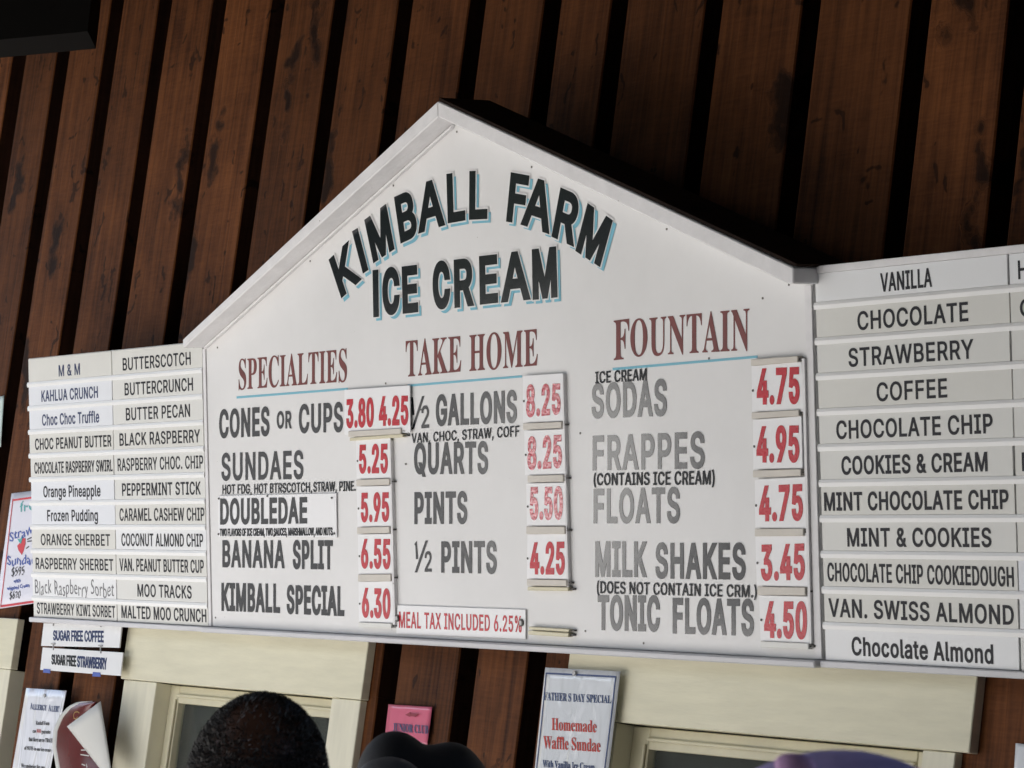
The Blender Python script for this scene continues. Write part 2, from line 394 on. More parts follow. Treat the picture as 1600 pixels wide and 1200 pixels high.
# porch ceiling: boards on joists, dark timber
ceil = slab('ceiling', -5, 14, -3.9, .15, 4.3, 4.36, M_DARKWOOD); setp(ceil, kind='structure')
block_ceil = slab('ceiling', 1.0, 14, -12, -3.901, 4.3, 4.36, M_DARKWOOD); setp(block_ceil, kind='structure')  # unseen deep roof slab, added to keep light off the right side
fas = slab('fascia', -5, 1.0, -3.98, -3.9, 4.1, 4.42, M_DARKWOOD); setp(fas, kind='structure')
# unseen dark wall, added to cut light from the right
sw_ = slab('added_block_wall', 8.7, 8.9, -12, .1, 0, 4.3, M_DARKWOOD); setp(sw_, kind='structure')

# ------------------------------------------------------------------ windows geometry (wall frame, n=+ towards viewer)
TR_N = .02
WLEFT = (-.590, .743); WRIGHT = (1.634, 3.018); HV0, HV1 = -.163, -.006
def win_cols(x): return WL.ux(x, HV0-.02, TR_N)
LC = (WLEFT[0]+.012, win_cols(243)); LRC = (win_cols(517), WLEFT[1]-.01)
RC = (WRIGHT[0]+.012, win_cols(962)); RRC = (win_cols(1440), WRIGHT[1]-.045)
FL = (-2.70, -1.332); FLR = (-1.50, -1.345)
openings = [(LC[1]-.006, LRC[0]+.006), (RC[1]-.006, RRC[0]+.006), (-2.55, FLR[0]+.006)]
OPEN_TOP = HV0+.012

# ------------------------------------------------------------------ wooden wall: one plank object per board
gaps = [(-3.46, -3.36), (-3.11, -3.01), (-2.77, -2.67), (-2.42, -2.325), (-2.078, -1.98), (-1.728, -1.645), (-1.381, -1.295), (-1.037, -.957), (-.677, -.600), (-.308, -.236), (.062, .128),
        (.412, .478), (.777, .848), (1.132, 1.198), (1.428, 1.488), (1.815, 1.870), (2.182, 2.235), (2.556, 2.610), (2.868, 2.925), (3.235, 3.29), (3.60, 3.655), (3.95, 4.01), (4.30, 4.36), (4.66, 4.72), (5.02, 5.08)]
wall = root_empty('wood_wall', WL, (.8, -Z0, 0)); setp(wall, 'dark stained vertical board wall with deep black gaps behind the menu boards', 'wall')
part('backing', wall, box(-3.9, 5.5, -Z0, 2.36, -.085, -.075), M_BACK)
def plank(a, b):
    wob = [random.uniform(-.003, .003) for _ in range(10)]
    VT = 2.36
    segs = []
    cut = None
    for (p, q) in openings:
        if b > p and a < q: cut = (p, q)
    if cut is None: polys = [[(a, -Z0), (b, -Z0), (b, VT), (a, VT)]]
    else:
        p, q = cut; polys = [[(a, OPEN_TOP), (b, OPEN_TOP), (b, VT), (a, VT)]]
        if a < p-.01: polys.append([(a, -Z0), (p, -Z0), (p, OPEN_TOP-.0005), (a, OPEN_TOP-.0005)])
        if b > q+.01: polys.append([(q, -Z0), (b, -Z0), (b, OPEN_TOP-.0005), (q, OPEN_TOP-.0005)])
    ms = []
    for P in polys:
        x0, x1 = P[0][0], P[1][0]; v0, v1 = P[0][1], P[2][1]
        full0, full1 = x0 == a, x1 == b
        c = .016 if full0 else 0
        vs3 = []; fs = []
        rows = 6
        for k in range(rows+1):
            v = v0+(v1-v0)*k/rows; d0 = wob[k] if full0 else 0; d1 = wob[-k-1] if full1 else 0; dn = wob[(k+3) % 10]*.4
            sec = [(x0+d0, -.07), (x0+d0, -.022 if c else -.001), (x0+d0+c*.4, -.007 if c else 0), (x0+d0+max(c, .001), 0), (x1+d1-.003, 0), (x1+d1, -.004), (x1+d1, -.07)]
            vs3 += [(s[0], v, s[1]+dn) for s in sec]
        L = 7
        for k in range(rows):
            for j in range(L-1): fs.append((k*L+j, (k+1)*L+j, (k+1)*L+j+1, k*L+j+1)[::-1])
        fs.append(tuple(range(L))[::-1]); fs.append(tuple(rows*L+j for j in range(L)))
        me = mesh_from(vs3, fs); bm = bmesh.new(); bm.from_mesh(me); bmesh.ops.recalc_face_normals(bm, faces=bm.faces); bm.to_mesh(me); bm.free()
        ms.append(me)
    o = part('plank', wall, merge(ms), M_WOOD); o.data.materials.append(M_EDGE_SHADE)
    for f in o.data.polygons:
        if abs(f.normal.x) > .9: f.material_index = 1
for i in range(len(gaps)-1): plank(gaps[i][1], gaps[i+1][0])

# ------------------------------------------------------------------ windows
M_GLASS, _nt, _b = nodes('window_glass')
_b.inputs['Base Color'].default_value = (.9, .95, .9, 1); _b.inputs['Roughness'].default_value = .04; _b.inputs['Transmission Weight'].default_value = .97; _b.inputs['IOR'].default_value = 1.2
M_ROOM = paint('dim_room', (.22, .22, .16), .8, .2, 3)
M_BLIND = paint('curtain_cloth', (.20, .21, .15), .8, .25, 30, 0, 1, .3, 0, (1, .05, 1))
def window(name, x0, x1, cl, cr, label, sash_l, ledge=None):
    o = root_empty(name, WL, ((x0+x1)/2, -.9, 0)); setp(o, label, 'window')
    part('header_board', o, box(x0, x1, HV0, HV1, .001, TR_N+.006, .002), M_CREAM)
    if cl: part('side_casing', o, box(cl[0], cl[1], -.95, HV0-.0015, -.06, TR_N, .002), M_CREAM2)
    if cr: part('side_casing', o, box(cr[0], cr[1], -.95, HV0-.0015, -.06, TR_N, .002), M_CREAM2)
    a = cl[1] if cl else x0+.1; b = cr[0] if cr else x1-.1
    s = sash_l
    rail = HV0-.052
    fr_ = part('sash_frame', o, merge([box(a+.001, a+s, -.90, HV0-.003, -.055, -.028, .002), box(b-s, b-.001, -.90, HV0-.003, -.055, -.028, .002),
                          box(a+s+.001, b-s-.001, rail, HV0-.003, -.055, -.028, .002), box(a+s+.001, b-s-.001, -.90, -.85, -.055, -.028, .002)]), M_SASH)
    part('molding', o, merge([box(a+s+.001, b-s-.001, rail+.018, rail+.026, -.027, -.020, .002), box(a+s-.012, a+s-.004, -.84, rail+.01, -.027, -.020, .002)]), M_SASH)
    part('pane', o, box(a+s+.001, b-s-.001, -.849, rail-.001, -.050, -.046), M_GLASS)
    # recess: head lining and room behind
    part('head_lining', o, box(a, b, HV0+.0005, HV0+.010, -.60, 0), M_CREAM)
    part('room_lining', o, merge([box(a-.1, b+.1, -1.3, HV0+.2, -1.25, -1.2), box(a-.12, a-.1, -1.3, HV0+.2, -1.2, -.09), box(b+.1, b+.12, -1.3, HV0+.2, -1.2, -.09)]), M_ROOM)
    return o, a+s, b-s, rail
wn, a_, b_, rl_ = window('serving_window', WLEFT[0], WLEFT[1], LC, LRC, 'cream framed window behind the short-haired man, under the left of the menu sign', .055)
def curtain(o, u0, u1, v0, v1, n, k):
    vs3 = []; fs = []
    for i in range(k+1):
        u = u0+(u1-u0)*i/k; dn = .012*math.sin(i*1.9)+.006*math.sin(i*.7)
        vs3 += [(u, v0, n+dn), (u, v1, n+dn*.6)]
    for i in range(k): fs.append((2*i, 2*i+2, 2*i+3, 2*i+1))
    part('curtain', o, mesh_from(vs3, fs), M_BLIND)
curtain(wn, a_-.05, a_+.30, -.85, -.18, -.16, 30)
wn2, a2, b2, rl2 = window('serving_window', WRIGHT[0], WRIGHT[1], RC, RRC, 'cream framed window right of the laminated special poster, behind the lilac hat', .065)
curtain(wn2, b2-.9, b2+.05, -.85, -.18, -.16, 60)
wn3, a3, b3, rl3 = window('serving_window', FL[0], FL[1], (-2.69, -2.55), FLR, 'cream window trim at the bottom left corner, left of the allergy notice', .055)

# dark timber beam end hanging below the ceiling at far left
def beam():
    p = [CAM + (fw + rt*((x-800)/F_PX) - up*((y-600)/F_PX))*9.6 for x, y in ((-330, 122), (150, 76), (157, -60), (-330, -60))]
    dd = fw.copy(); dd.z = 0; dd.normalize(); dd *= .22
    p2 = p; p = [q-dd for q in p]; V = p+p2
    top = 4.3
    for i in (2, 3, 6, 7): V[i] = Vector((V[i].x, V[i].y, top-.001))
    me = mesh_from(V, [(0, 1, 2, 3), (7, 6, 5, 4), (0, 4, 5, 1), (1, 5, 6, 2), (2, 6, 7, 3), (3, 7, 4, 0)])
    o = link('ceiling_beam', me, paint('tarred_timber', (.004, .0035, .003), .9, .2, 5, 0, 1, .1)); setp(o, 'black timber beam under the ceiling in the top left corner', 'beam'); return o
beam()

# ================================================================== MAIN SIGN
W_, H_ = 2.60, .79
sign = root_empty('menu_sign', SG, (1.3, 0, 0)); setp(sign, 'large white gable-topped ice cream menu sign with hand painted lettering', 'menu sign')
part('panel', sign, poly_mesh([(-.005, 0), (W_, 0), (W_, .80), (1.30, 1.285), (-.005, .775)], -.03, 0), M_PANEL)
T = .07
part('rake_board', sign, poly_mesh([(-.012, .790), (-.012, .766), (1.30, 1.262), (1.30, 1.300)], .0005, T, .0025), M_TRIM)
part('rake_board', sign, poly_mesh([(1.3005, 1.300), (1.3005, 1.262), (2.606, .776), (2.622, .776), (2.622, .809)], .0005, T, .0025), M_TRIM)
part('bead_trim', sign, poly_mesh([(.0, .7625), (1.262, 1.2395), (1.272, 1.2495), (.0, .7690)], .0005, .012, .0015), M_TRIM)
part('roof_strip', sign, poly_mesh([(-.014, .7905), (1.300, 1.3015), (1.300, 1.3085), (-.02, .795)], -.08, T-.03), M_DARKWOOD)
part('roof_strip', sign, poly_mesh([(1.3005, 1.3015), (2.626, .8105), (2.631, .8155), (1.3005, 1.3085)], -.08, T-.004), M_DARKWOOD)
part('side_stile', sign, box(W_-.024, W_-.001, .001, .775, .0005, .004, .001), M_TRIM)
part('side_stile', sign, box(-.0225, -.007, -.0, .765, -.03, .0035, .001), M_TRIM)
part('bottom_ledge', sign, box(-.026, W_+.004, -.016, -.0015, -.03, .028, .003), M_ALU)
part('back_brace', sign, merge([box(.3, .36, 0, 1.0, -.12, -.031), box(2.2, 2.26, 0, .9, -.12, -.031)]), M_DARKWOOD)

def sgtext(text, *q, mat=M_PBLACK, n=.0006, **kw):
    return part('lettering', sign, text_px(SG, text, *q, n, **kw), mat)
# title, each letter leaning on its own
def zq(z): return [(480+x/3.077, 230+y/3.077) for x, y in z]
arch = [('K', [(168, 727), (262, 640), (198, 452), (107, 541)]), ('I', [(272, 608), (298, 590), (246, 388), (219, 405)]),
        ('M', [(322, 558), (424, 490), (383, 272), (278, 350)]), ('B', [(453, 464), (538, 425), (508, 200), (421, 240)]),
        ('A', [(540, 416), (665, 376), (653, 141), (528, 181)]), ('L', [(680, 367), (765, 352), (758, 115), (673, 129)]),
        ('L', [(782, 350), (870, 345), (872, 110), (784, 115)]), ('F', [(960, 358), (1049, 373), (1073, 137), (983, 120)]),
        ('A', [(1032, 373), (1165, 418), (1196, 178), (1063, 133)]), ('R', [(1178, 430), (1282, 478), (1325, 238), (1222, 193)]),
        ('M', [(1293, 499), (1412, 577), (1474, 352), (1352, 268)])]
word2 = [('I', [(322, 818), (348, 815), (346, 588), (318, 591)]), ('C', [(367, 812), (448, 804), (446, 571), (363, 580)]), ('E', [(463, 802), (538, 793), (532, 565), (458, 574)]),
         ('C', [(610, 785), (692, 776), (688, 540), (604, 550)]), ('R', [(712, 774), (803, 763), (800, 530), (708, 541)]), ('E', [(834, 758), (922, 748), (917, 514), (830, 524)]),
         ('A', [(938, 748), (1075, 733), (1068, 493), (934, 510)]), ('M', [(1088, 735), (1208, 722), (1201, 476), (1084, 491)])]
def title(letters, tag):
    bl, wh, bk = [], [], []
    for ch, z in letters:
        q = quad_px(SG, zq(z), 0)
        h = math.dist(q[0], q[3]); wt = .232
        if ch == 'I':
            fa = lambda qq, n: poly_mesh(qq, n, n+.0004)
            bk.append(fa(q, .0022))
            e = .0035; qe = [(q[0][0]-e, q[0][1]-e), (q[1][0]+e, q[1][1]-e), (q[2][0]+e, q[2][1]+e), (q[3][0]-e, q[3][1]+e)]
            wh.append(fa(qe, .0014)); bl.append(fa([(p[0]+.011, p[1]-.0095) for p in q], .0006))
            continue
        bk.append(glyph_mesh(ch, q, .0022, weight=wt, res=5))
        e = .0035; qe = [(q[0][0]-e, q[0][1]-e), (q[1][0]+e, q[1][1]-e), (q[2][0]+e, q[2][1]+e), (q[3][0]-e, q[3][1]+e)]
        wh.append(glyph_mesh(ch, qe, .0014, weight=wt+2*e/h, res=5))
        bl.append(glyph_mesh(ch, [(p[0]+.011, p[1]-.0095) for p in q], .0006, weight=wt+.006, res=5))
    for k, me in enumerate(bl): me.transform(Matrix.Translation((0, 0, .00004*k)))
    for k, me in enumerate(wh): me.transform(Matrix.Translation((0, 0, .00004*k)))
    for me in bl: part('letter_shadow', sign, me, M_BLUE)
    for me in wh: part('letter_outline', sign, me, M_PANEL)
    for me in bk: part('letter', sign, me, M_PBLACK)
title(arch, 'a'); title(word2, 'b')
# headings
for s, q in (('SPECIALTIES', (373, 542, 562, 609, 545, 596)), ('TAKE', (634, 720.5, 533, 589, 525, 580.5)), ('HOME', (733.5, 840, 524, 580, 514, 571)), ('OUNTAIN', (985, 1171, 500, 557, 482, 547))):
    sgtext(serif(s), *q, mat=M_MAROON, weight=None, fnt='serif', space=1.04, res=5)
sgtext(serif('F'), 959, 983, 501, 563, 498, 560.5, mat=M_MAROON, weight=None, fnt='serif', res=5)
for q in ([(370, 622.8), (544, 609.3), (544, 605.8), (370, 619.3)], [(638, 604.3), (816, 589.8), (816, 586.3), (637, 600.8)], [(957.5, 578.8), (1184, 559.3), (1184, 555.3), (957.5, 574.8)]):
    part('underline', sign, poly_mesh(quad_px(SG, q, 0), .0003, .0007), M_BLUE)
HW = .178
BIG = [('CONES', 342.5, 421, 640, 685, 635, 681), ('OR', 432.5, 455.5, 643, 670, 641.5, 669.5), ('CUPS', 467, 536, 632, 677, 628, 675),
       ('SUNDAES', 346, 474, 708, 751, 703.5, 748.5), ('BANANA', 347.5, 444.5, 844, 886.5, 844, 888), ('SPLIT', 457.5, 520, 844, 889, 844, 890),
       ('KIMBALL', 346, 437.5, 910.5, 954.5, 912, 958), ('SPECIAL', 448, 538, 914, 959, 916, 963),
       ('2', 658.5, 670.5, 634, 669.5, 633.5, 668.5), ('GALLONS', 681, 807.5, 617, 666, 609, 660.5), ('QUARTS', 647, 762.5, 692, 741, 689.5, 740.5),
       ('PINTS', 647.5, 730, 769, 819, 767.5, 818.5), ('2', 663.5, 674.5, 861.5, 893.5, 861.5, 893.5), ('PINTS', 689.5, 776, 846, 895, 845, 896.5),
       ('SODAS', 924.5, 1042, 600, 654, 591.5, 650), ('FRAPPES', 926, 1101, 681, 735.5, 674, 732), ('FLOATS', 927.5, 1062.5, 764, 818, 761, 817.5),
       ('MILK', 930, 1010, 845.5, 901.5, 846, 902), ('SHAKES', 1024, 1165, 848, 904, 848, 906), ('TONIC', 934, 1031, 929.5, 984.5, 930.5, 987.5), ('FLOATS', 1051, 1178, 934, 990, 936, 994)]
for t in BIG: sgtext(*t, weight=HW if t[0] != 'OR' else .21, space=1.12, res=5)
for q in ([(641.8, 625), (645.6, 620), (648, 648.5), (644.8, 648.8), (643.6, 628)], [(643.2, 671), (647.2, 670), (663.6, 618.5), (659.8, 619)], [(647.8, 850), (651.5, 845), (653.6, 873.5), (650.4, 874), (649.4, 853)], [(648.2, 894.5), (652.2, 894.5), (669, 844.5), (665.2, 844.5)]):
    part('lettering', sign, poly_mesh(quad_px(SG, q, 0), .0006, .001), M_PBLACK)
SMALL = [('HOT FDG, HOT BTRSCOTCH,', 347.5, 487, 757.5, 772.5, 753.5, 769), ('STRAW, PINE.', 489.5, 555.5, 753.3, 768.7, 751.5, 767), ('VAN, CHOC, STRAW, COFF', 643, 811, 677.5, 692.5, 665, 682),
         ('ICE CREAM', 930, 1010, 581, 599.5, 575.5, 594), ('(CONTAINS ICE CREAM)', 927.5, 1116, 740, 758.5, 735, 757.5), ('(DOES NOT CONTAIN ICE CRM.)', 932.5, 1182, 908, 927, 914.5, 934)]
for t in SMALL: sgtext(*t, mat=M_PGREY, weight=.155, n=.0016, space=1.06)
# scuffs: small nails and screw heads in the panel
def dot(u, v, r, n0, n1, k=6): return poly_mesh([(u+r*math.cos(2*math.pi*i/k), v+r*math.sin(2*math.pi*i/k)) for i in range(k)], n0, n1)
for x, y in ((714, 206), (615, 290), (485, 408), (340, 543), (831, 261), (1042, 358), (1233, 445), (1192, 466), (337, 965), (635, 725), (658, 640), (862, 745), (915, 986), (1006, 1005), (1210, 673), (907, 677), (634, 725), (603, 599), (1108, 560)):
    u, v = SG.at(x, y, 0); part('nail', sign, dot(u, v, .0028, .0003, .0014), M_NAIL)

# ------------------------------------------------------------------ price card rails (parts of the sign)
def rail(x0, x1, y0, y1, h, mat=M_RAIL, cream=False):
    q = quad_px(SG, [(x0, y0+h), (x1, y1+h), (x1, y1), (x0, y0)], .012)
    r_ = part('card_rail', sign, poly_mesh(q, .0005, .014, .0012), mat)
    if cream: r_['label'] = 'yellowed bare card rail'
    # little dark hook at the right end
    u, v = SG.at(x1+3, (y1+h*.5), .01); part('hook', sign, box(u-.004, u+.008, v-.002, v+.002, .0005, .009), M_METAL)
for t in ((545, 627, 679-5, 673-4, 9), (557.5, 609, 749.5, 747.5, 10), (558.5, 609, 824, 822.5, 10), (560, 611, 897.5, 897, 11), (561, 612, 972, 974, 8),
          (818, 878, 661.5, 658.5, 10), (825, 881, 743, 741.5, 11), (823, 883, 822.5, 822.5, 12), (824, 886, 905, 906, 10),
          (1174, 1247, 561.5, 556, 10), (1175, 1249, 644.5, 640, 10), (1177, 1252, 735, 732.5, 11), (1180, 1256, 826, 825.5, 12), (1184, 1259, 916.5, 917.5, 13), (1189, 1264, 1001.5, 1005, 10)):
    rail(*t, mat=M_RAIL if t[0] not in (1189, 561) else M_STRIPC['g'])
rail(547, 630, 684, 678, 5, M_RAILC, True); rail(825, 889, 916.5, 917.5, 6, M_RAILC, True); rail(827, 890, 979, 983, 4.5, M_RAILC, True); rail(826, 889, 985, 989, 6.5, M_RAILC, True)
for q in ([(1266, 1006), (1270, 1006), (1259, 560), (1255, 560)], [(616, 976), (619.5, 976), (612, 688), (609.5, 688)], [(887.5, 921), (890.5, 921), (882, 585), (879.8, 585)]):
    part('card_guide', sign, poly_mesh(quad_px(SG, q, .006), .0005, .010), M_TRIM)

# ------------------------------------------------------------------ price cards
def card(label, quad, texts, mat=M_CARD, name='price_card', cat='price card', tmat=M_RED, n0=.006, group='price cards on the menu sign', wt=.178, pins=True):
    q = quad_px(SG, quad, n0+.003)
    o = thing_mesh(name, SG, poly_mesh(q, n0, n0+.003, .0006), mat); setp(o, label, cat, group)
    for t in texts: part('lettering', o, text_px(SG, *t, n0+.0034, weight=wt, res=5, space=1.1), tmat)
    if pins:
        x, y = quad[0][0]+3.5, (quad[0][1]+quad[3][1])/2+3; u, v = SG.at(x, y, n0); part('pin', o, dot(u, v, .003, n0+.0032, n0+.0045), M_METAL)
    return o
card('long card reading 3.80 4.25 beside cones or cups', [(538, 679), (641, 676), (640, 602), (538, 609)], [('3.80', 541, 584, 624, 669, 621, 667), ('4.25', 592, 638, 619, 666, 618, 664)], pins=False)
card('red 5.25 price card beside sundaes', [(557, 748.5), (612, 746.5), (610, 684), (556, 686)], [('5.25', 561, 606, 695, 740, 693, 739.5)])
card('red 5.95 price card beside the small two-line placard', [(558.5, 823), (612.5, 822), (611, 759), (557, 760)], [('5.95', 564, 608, 770, 816, 769, 815)])
card('red 6.55 price card beside banana split', [(560, 897), (614, 896.5), (612, 834), (559, 835)], [('6.55', 564, 610, 842, 888, 842, 889.5)])
card('faded red 6.30 price card, lowest in the left price column', [(560.5, 971.5), (615.5, 973.5), (614, 908), (560, 909)], [('6.30', 565.5, 610, 918, 964.5, 920, 967)])
card('glinting 8.25 price card beside half gallons, topmost of the middle column', [(817, 660.5), (882.5, 658), (879, 583), (817, 587)], [('8.25', 822, 876, 601, 652.5, 599, 647)], tmat=M_REDC)
card('glinting 8.25 price card beside quarts', [(820, 742.5), (885, 741), (881, 670.5), (819, 673)], [('8.25', 824, 878, 682.5, 734.5, 679, 731)], tmat=M_REDC)
card('glinting 5.50 price card beside pints', [(823, 821.5), (887, 821), (885, 754), (822, 755.5)], [('5.50', 828, 879.5, 761, 812.5, 760, 812)], tmat=M_REDC)
card('red 4.25 price card beside half pints, lowest of the middle column', [(823, 904), (889, 905), (886, 833.5), (824, 835)], [('4.25', 828, 882.5, 847.5, 897.5, 846, 898)])
card('red 4.75 price card beside sodas, top of the right price column', [(1175, 642.5), (1258, 643), (1252, 565), (1174, 572)], [('4.75', 1182.5, 1249.5, 576, 632.5, 573, 631)])
card('red 4.95 price card beside frappes', [(1177, 733), (1254, 731.5), (1252, 650), (1176, 656)], [('4.95', 1182, 1249, 666, 723, 664.5, 722.5)])
card('red 4.75 price card beside floats, between 4.95 and 3.45', [(1180, 824.5), (1262, 826), (1258, 745), (1179, 749)], [('4.75', 1186, 1254.5, 759, 815, 756, 813.5)])
card('red 3.45 price card beside milk shakes', [(1182, 915), (1265, 917), (1261, 832), (1180, 838)], [('3.45', 1189, 1257.5, 851, 907.5, 849, 906)])
card('red 4.50 price card beside tonic floats, bottom right of the sign', [(1188, 1001), (1268, 1005), (1264, 932), (1186, 930)], [('4.50', 1194, 1261, 939, 996.5, 940, 999)])
dd = card('white placard in black letters screwed on between sundaes and banana split', [(341, 839), (526, 840), (525, 770.5), (341, 774.5)],
          [('DOUBLEDAE', 344, 480, 779, 820, 776.5, 818)], name='dish_placard', cat='placard', tmat=M_PBLACK, n0=.002, group=None, wt=.2, pins=False)
part('lettering', dd, text_px(SG, 'TWO FLAVORS OF ICE CREAM, TWO SAUCES, MARSHMALLOW, AND NUTS.', 343.5, 521, 826, 838, 824, 836.5, .0054, weight=.17), M_PGREY)
for x, y in ((342.5, 779), (418.5, 775), (519, 778), (342, 834.5), (429, 837), (523, 833.5)):
    u, v = SG.at(x, y, .005); part('nail', dd, dot(u, v, .003, .0054, .008), M_METAL)
mtx = card('narrow white placard in red letters about meal tax at the bottom of the sign', [(619, 990), (821, 998.5), (821, 952.5), (621, 945.5)],
           [('MEAL TAX INCLUDED 6.25%', 623.5, 815, 955.5, 981, 962.5, 988)], name='tax_placard', cat='placard', n0=.002, group=None, wt=.13, pins=False)
for x, y in ((621.5, 966), (815.5, 973)):
    u, v = SG.at(x, y, .005); s_ = part('screw', mtx, dot(u, v, .009, .0056, .0085, 12), M_METAL); part('screw', mtx, dot(u, v, .0055, .0087, .0098, 10), M_STEEL)

# ================================================================== FLAVOUR BOARDS
def board(label, u0, u1, vtop, rows, vb, seam, n):
    o = root_empty('flavor_board', SG, ((u0+u1)/2, vb, 0)); setp(o, label, 'flavor board', 'flavor boards either side of the menu sign')
    part('backing', o, box(u0, u1, vb, vtop, -.02, -.001), M_LIP)
    part('bottom_ledge', o, box(u0-.004, u1, vb-.015, vb-.001, -.02, .016, .002), M_ALU)
    for k, v in enumerate(rows):
        # slim plastic track: sloping face over the strip below
        pr = [(v-.0005, -.0008), (v-.0005, .0055), (v+.008, .0068), (v+.0145, .0046), (v+.0145, -.0008)]
        vs3 = [(u, p[0], p[1]) for u in (u0-.003, u1-.001) for p in pr]; L = 5
        fs = [(j, (j+1) % L, L+(j+1) % L, L+j) for j in range(L)] + [tuple(range(L))[::-1], tuple(range(L, 2*L))]
        me = mesh_from(vs3, fs); bm = bmesh.new(); bm.from_mesh(me); bmesh.ops.recalc_face_normals(bm, faces=bm.faces); bm.to_mesh(me); bm.free()
        part('track', o, me, M_LIP)
    return o
def strip(text, x0, x1, ua, ub, va, vb_, mat, tmat=M_STRIPT, label='', base=.0085, cap=.036, wt=.19, fnt='inter', group='flavor strips', jit=True, tilt=0, up_=0):
    ju = random.uniform(-.002, .002) if jit else 0
    o = thing_mesh('flavor_strip', SG, box(ua+.001, ub-.0015+ju, va, vb_, .0005, .004, .0006), M_STRIPC[mat]); setp(o, label, 'flavor strip', group)
    if text:
        b = va+base+up_; a0 = SG.ux(x0, b+cap/2, .004); a1 = SG.ux(x1, b+cap/2, .004)
        q = [(a0, b-tilt), (a1, b+tilt), (a1, b+cap+tilt), (a0, b+cap-tilt)]
        part('lettering', o, glyph_mesh(text, q, .0044, weight=wt-.028, space=1.07, wave=.09 if fnt == 'def' else 0, fnt=fnt, reg=.10 if fnt == 'def' else None), tmat)
    return o
# ---- right board
RB0, RB1, RSEAM = 2.611, 3.80, 3.188
rrow = [.738-.0733*k for k in range(10)]
rb = board('white slatted flavor board right of the menu sign', RB0, RB1, .812, [v-.0145 for v in rrow], .0, RSEAM, 0)
part('top_trim', rb, box(RB0, RB1, .7975, .813, -.02, .007, .001), M_TRIM)
def rspan(k):
    top = .797 if k == 0 else rrow[k-1]-.0146
    bot = rrow[k]+.0005 if k < 10 else .0
    return bot, top
RT = [('VANILLA', 1376, 1456, 'w'), ('CHOCOLATE', 1340, 1513, 'c'), ('STRAWBERRY', 1326, 1521, 'g'), ('COFFEE', 1370, 1480, 'c'), ('CHOCOLATE CHIP', 1307, 1551, 'g'), ('COOKIES & CREAM', 1315, 1543, 'g'),
      ('MINT CHOCOLATE CHIP', 1288, 1576, 'c'), ('MINT & COOKIES', 1324, 1549, 'g'), ('CHOCOLATE CHIP COOKIEDOUGH', 1293, 1584, 'c'), ('VAN. SWISS ALMOND', 1295, 1584, 'c'), ('Chocolate Almond', 1331, 1552, 'w')]
for k, (t, x0, x1, mt) in enumerate(RT):
    b, tp = rspan(k)
    strip(t, x0, x1, RB0, RSEAM, b, tp, mt, label='flavor strip reading %s on the right board' % t.lower(), wt=.155 if len(t) > 20 else (.165 if k == 0 else .205), cap=.038, base=.009 if k < 10 else .011, tilt=(-.0015 if k in (8, 9, 10) else .0006))
cutt = {0: ('H', 1591, 1606, 'w'), 1: ('C', 1594, 1616, 'c'), 5: ('M', 1597, 1620, 'g')}
for k in range(11):
    b, tp = rspan(k); t = cutt.get(k)
    strip(t[0] if t else '', t[1] if t else 0, t[2] if t else 0, RSEAM+.002, RB1, b, tp, 'wcgggcccbwg'[k], label='cut-off flavor strip right of the %s strip at the picture edge' % RT[k][0].lower(), group='flavor strips')
# ---- left board
LB0, LB1, LSEAM = -1.128, -.0235, -.569
lrow = [.7130-.0722*k for k in range(10)]
lb = board('white slatted flavor board left of the menu sign', LB0, LB1, .786, [v-.0145 for v in lrow], -.0005, LSEAM, 0)
def lspan(k):
    top = .784 if k == 0 else lrow[k-1]-.0146
    bot = lrow[k]+.0005 if k < 10 else 0
    return bot, top
L1 = [('M & M', 92, 125, 'c', M_NAVY, 'topmost cream strip of the outer left column in navy letters'), ('KAHLUA CRUNCH', 65, 153, 'b', M_NAVY, 'bluish strip with blue letters, second from top in the outer left column'), ('Choc Choc Truffle', 66, 155, 'b', M_NAVY, ''),
      ('CHOC PEANUT BUTTER', 55, 174, 'c', M_STRIPT, ''), ('CHOCOLATE RASPBERRY SWIRL', 54, 176, 'g', M_STRIPT, ''), ('Orange Pineapple', 68, 157, 'b', M_STRIPT, ''), ('Frozen Pudding', 74, 153, 'b', M_STRIPT, ''),
      ('ORANGE SHERBET', 64, 172, 'c', M_STRIPT, ''), ('RASPBERRY SHERBET', 56, 177, 'c', M_STRIPT, ''), ('Black Raspberry Sorbet', 55, 178, 'w', M_STRIPT, 'handwritten flavor strip reading black raspberry sorbet'), ('STRAWBERRY KIWI SORBET', 58, 180, 'c', M_STRIPT, '')]
L2 = [('BUTTERSCOTCH', 192, 298), ('BUTTERCRUNCH', 195, 304), ('BUTTER PECAN', 197, 297), ('BLACK RASPBERRY', 187, 315), ('RASPBERRY CHOC. CHIP', 184, 320), ('PEPPERMINT STICK', 191, 316), ('CARAMEL CASHEW CHIP', 187, 322),
      ('COCONUT ALMOND CHIP', 190, 320), ('VAN. PEANUT BUTTER CUP', 187, 321), ('MOO TRACKS', 215, 302), ('MALTED MOO CRUNCH', 190, 325)]
for k in range(11):
    b, tp = lspan(k); t, x0, x1, mt, tm, lbl = L1[k]
    hand = k == 9
    strip(t, x0, x1, LB0+random.uniform(0, .006), LSEAM, b, tp, mt, M_PENCIL if hand else tm, label=lbl or 'flavor strip reading %s on the left board' % t.lower(), wt=.09 if hand else (.19 if len(t) < 19 else .16), cap=.042 if hand else .034, base=.007 if hand else .0095, fnt='def' if hand else 'inter', tilt=.0)
    t, x0, x1 = L2[k]; x1 -= 2.5 if x1 > 300 else 0
    strip(t, x0, x1, LSEAM+.002, LB1, b, tp, 'cggcggcwcgc'[k], M_STRIPT, label='flavor strip reading %s on the left board' % t.lower(), wt=.19 if len(t) < 19 else .165, cap=.036, base=.010)

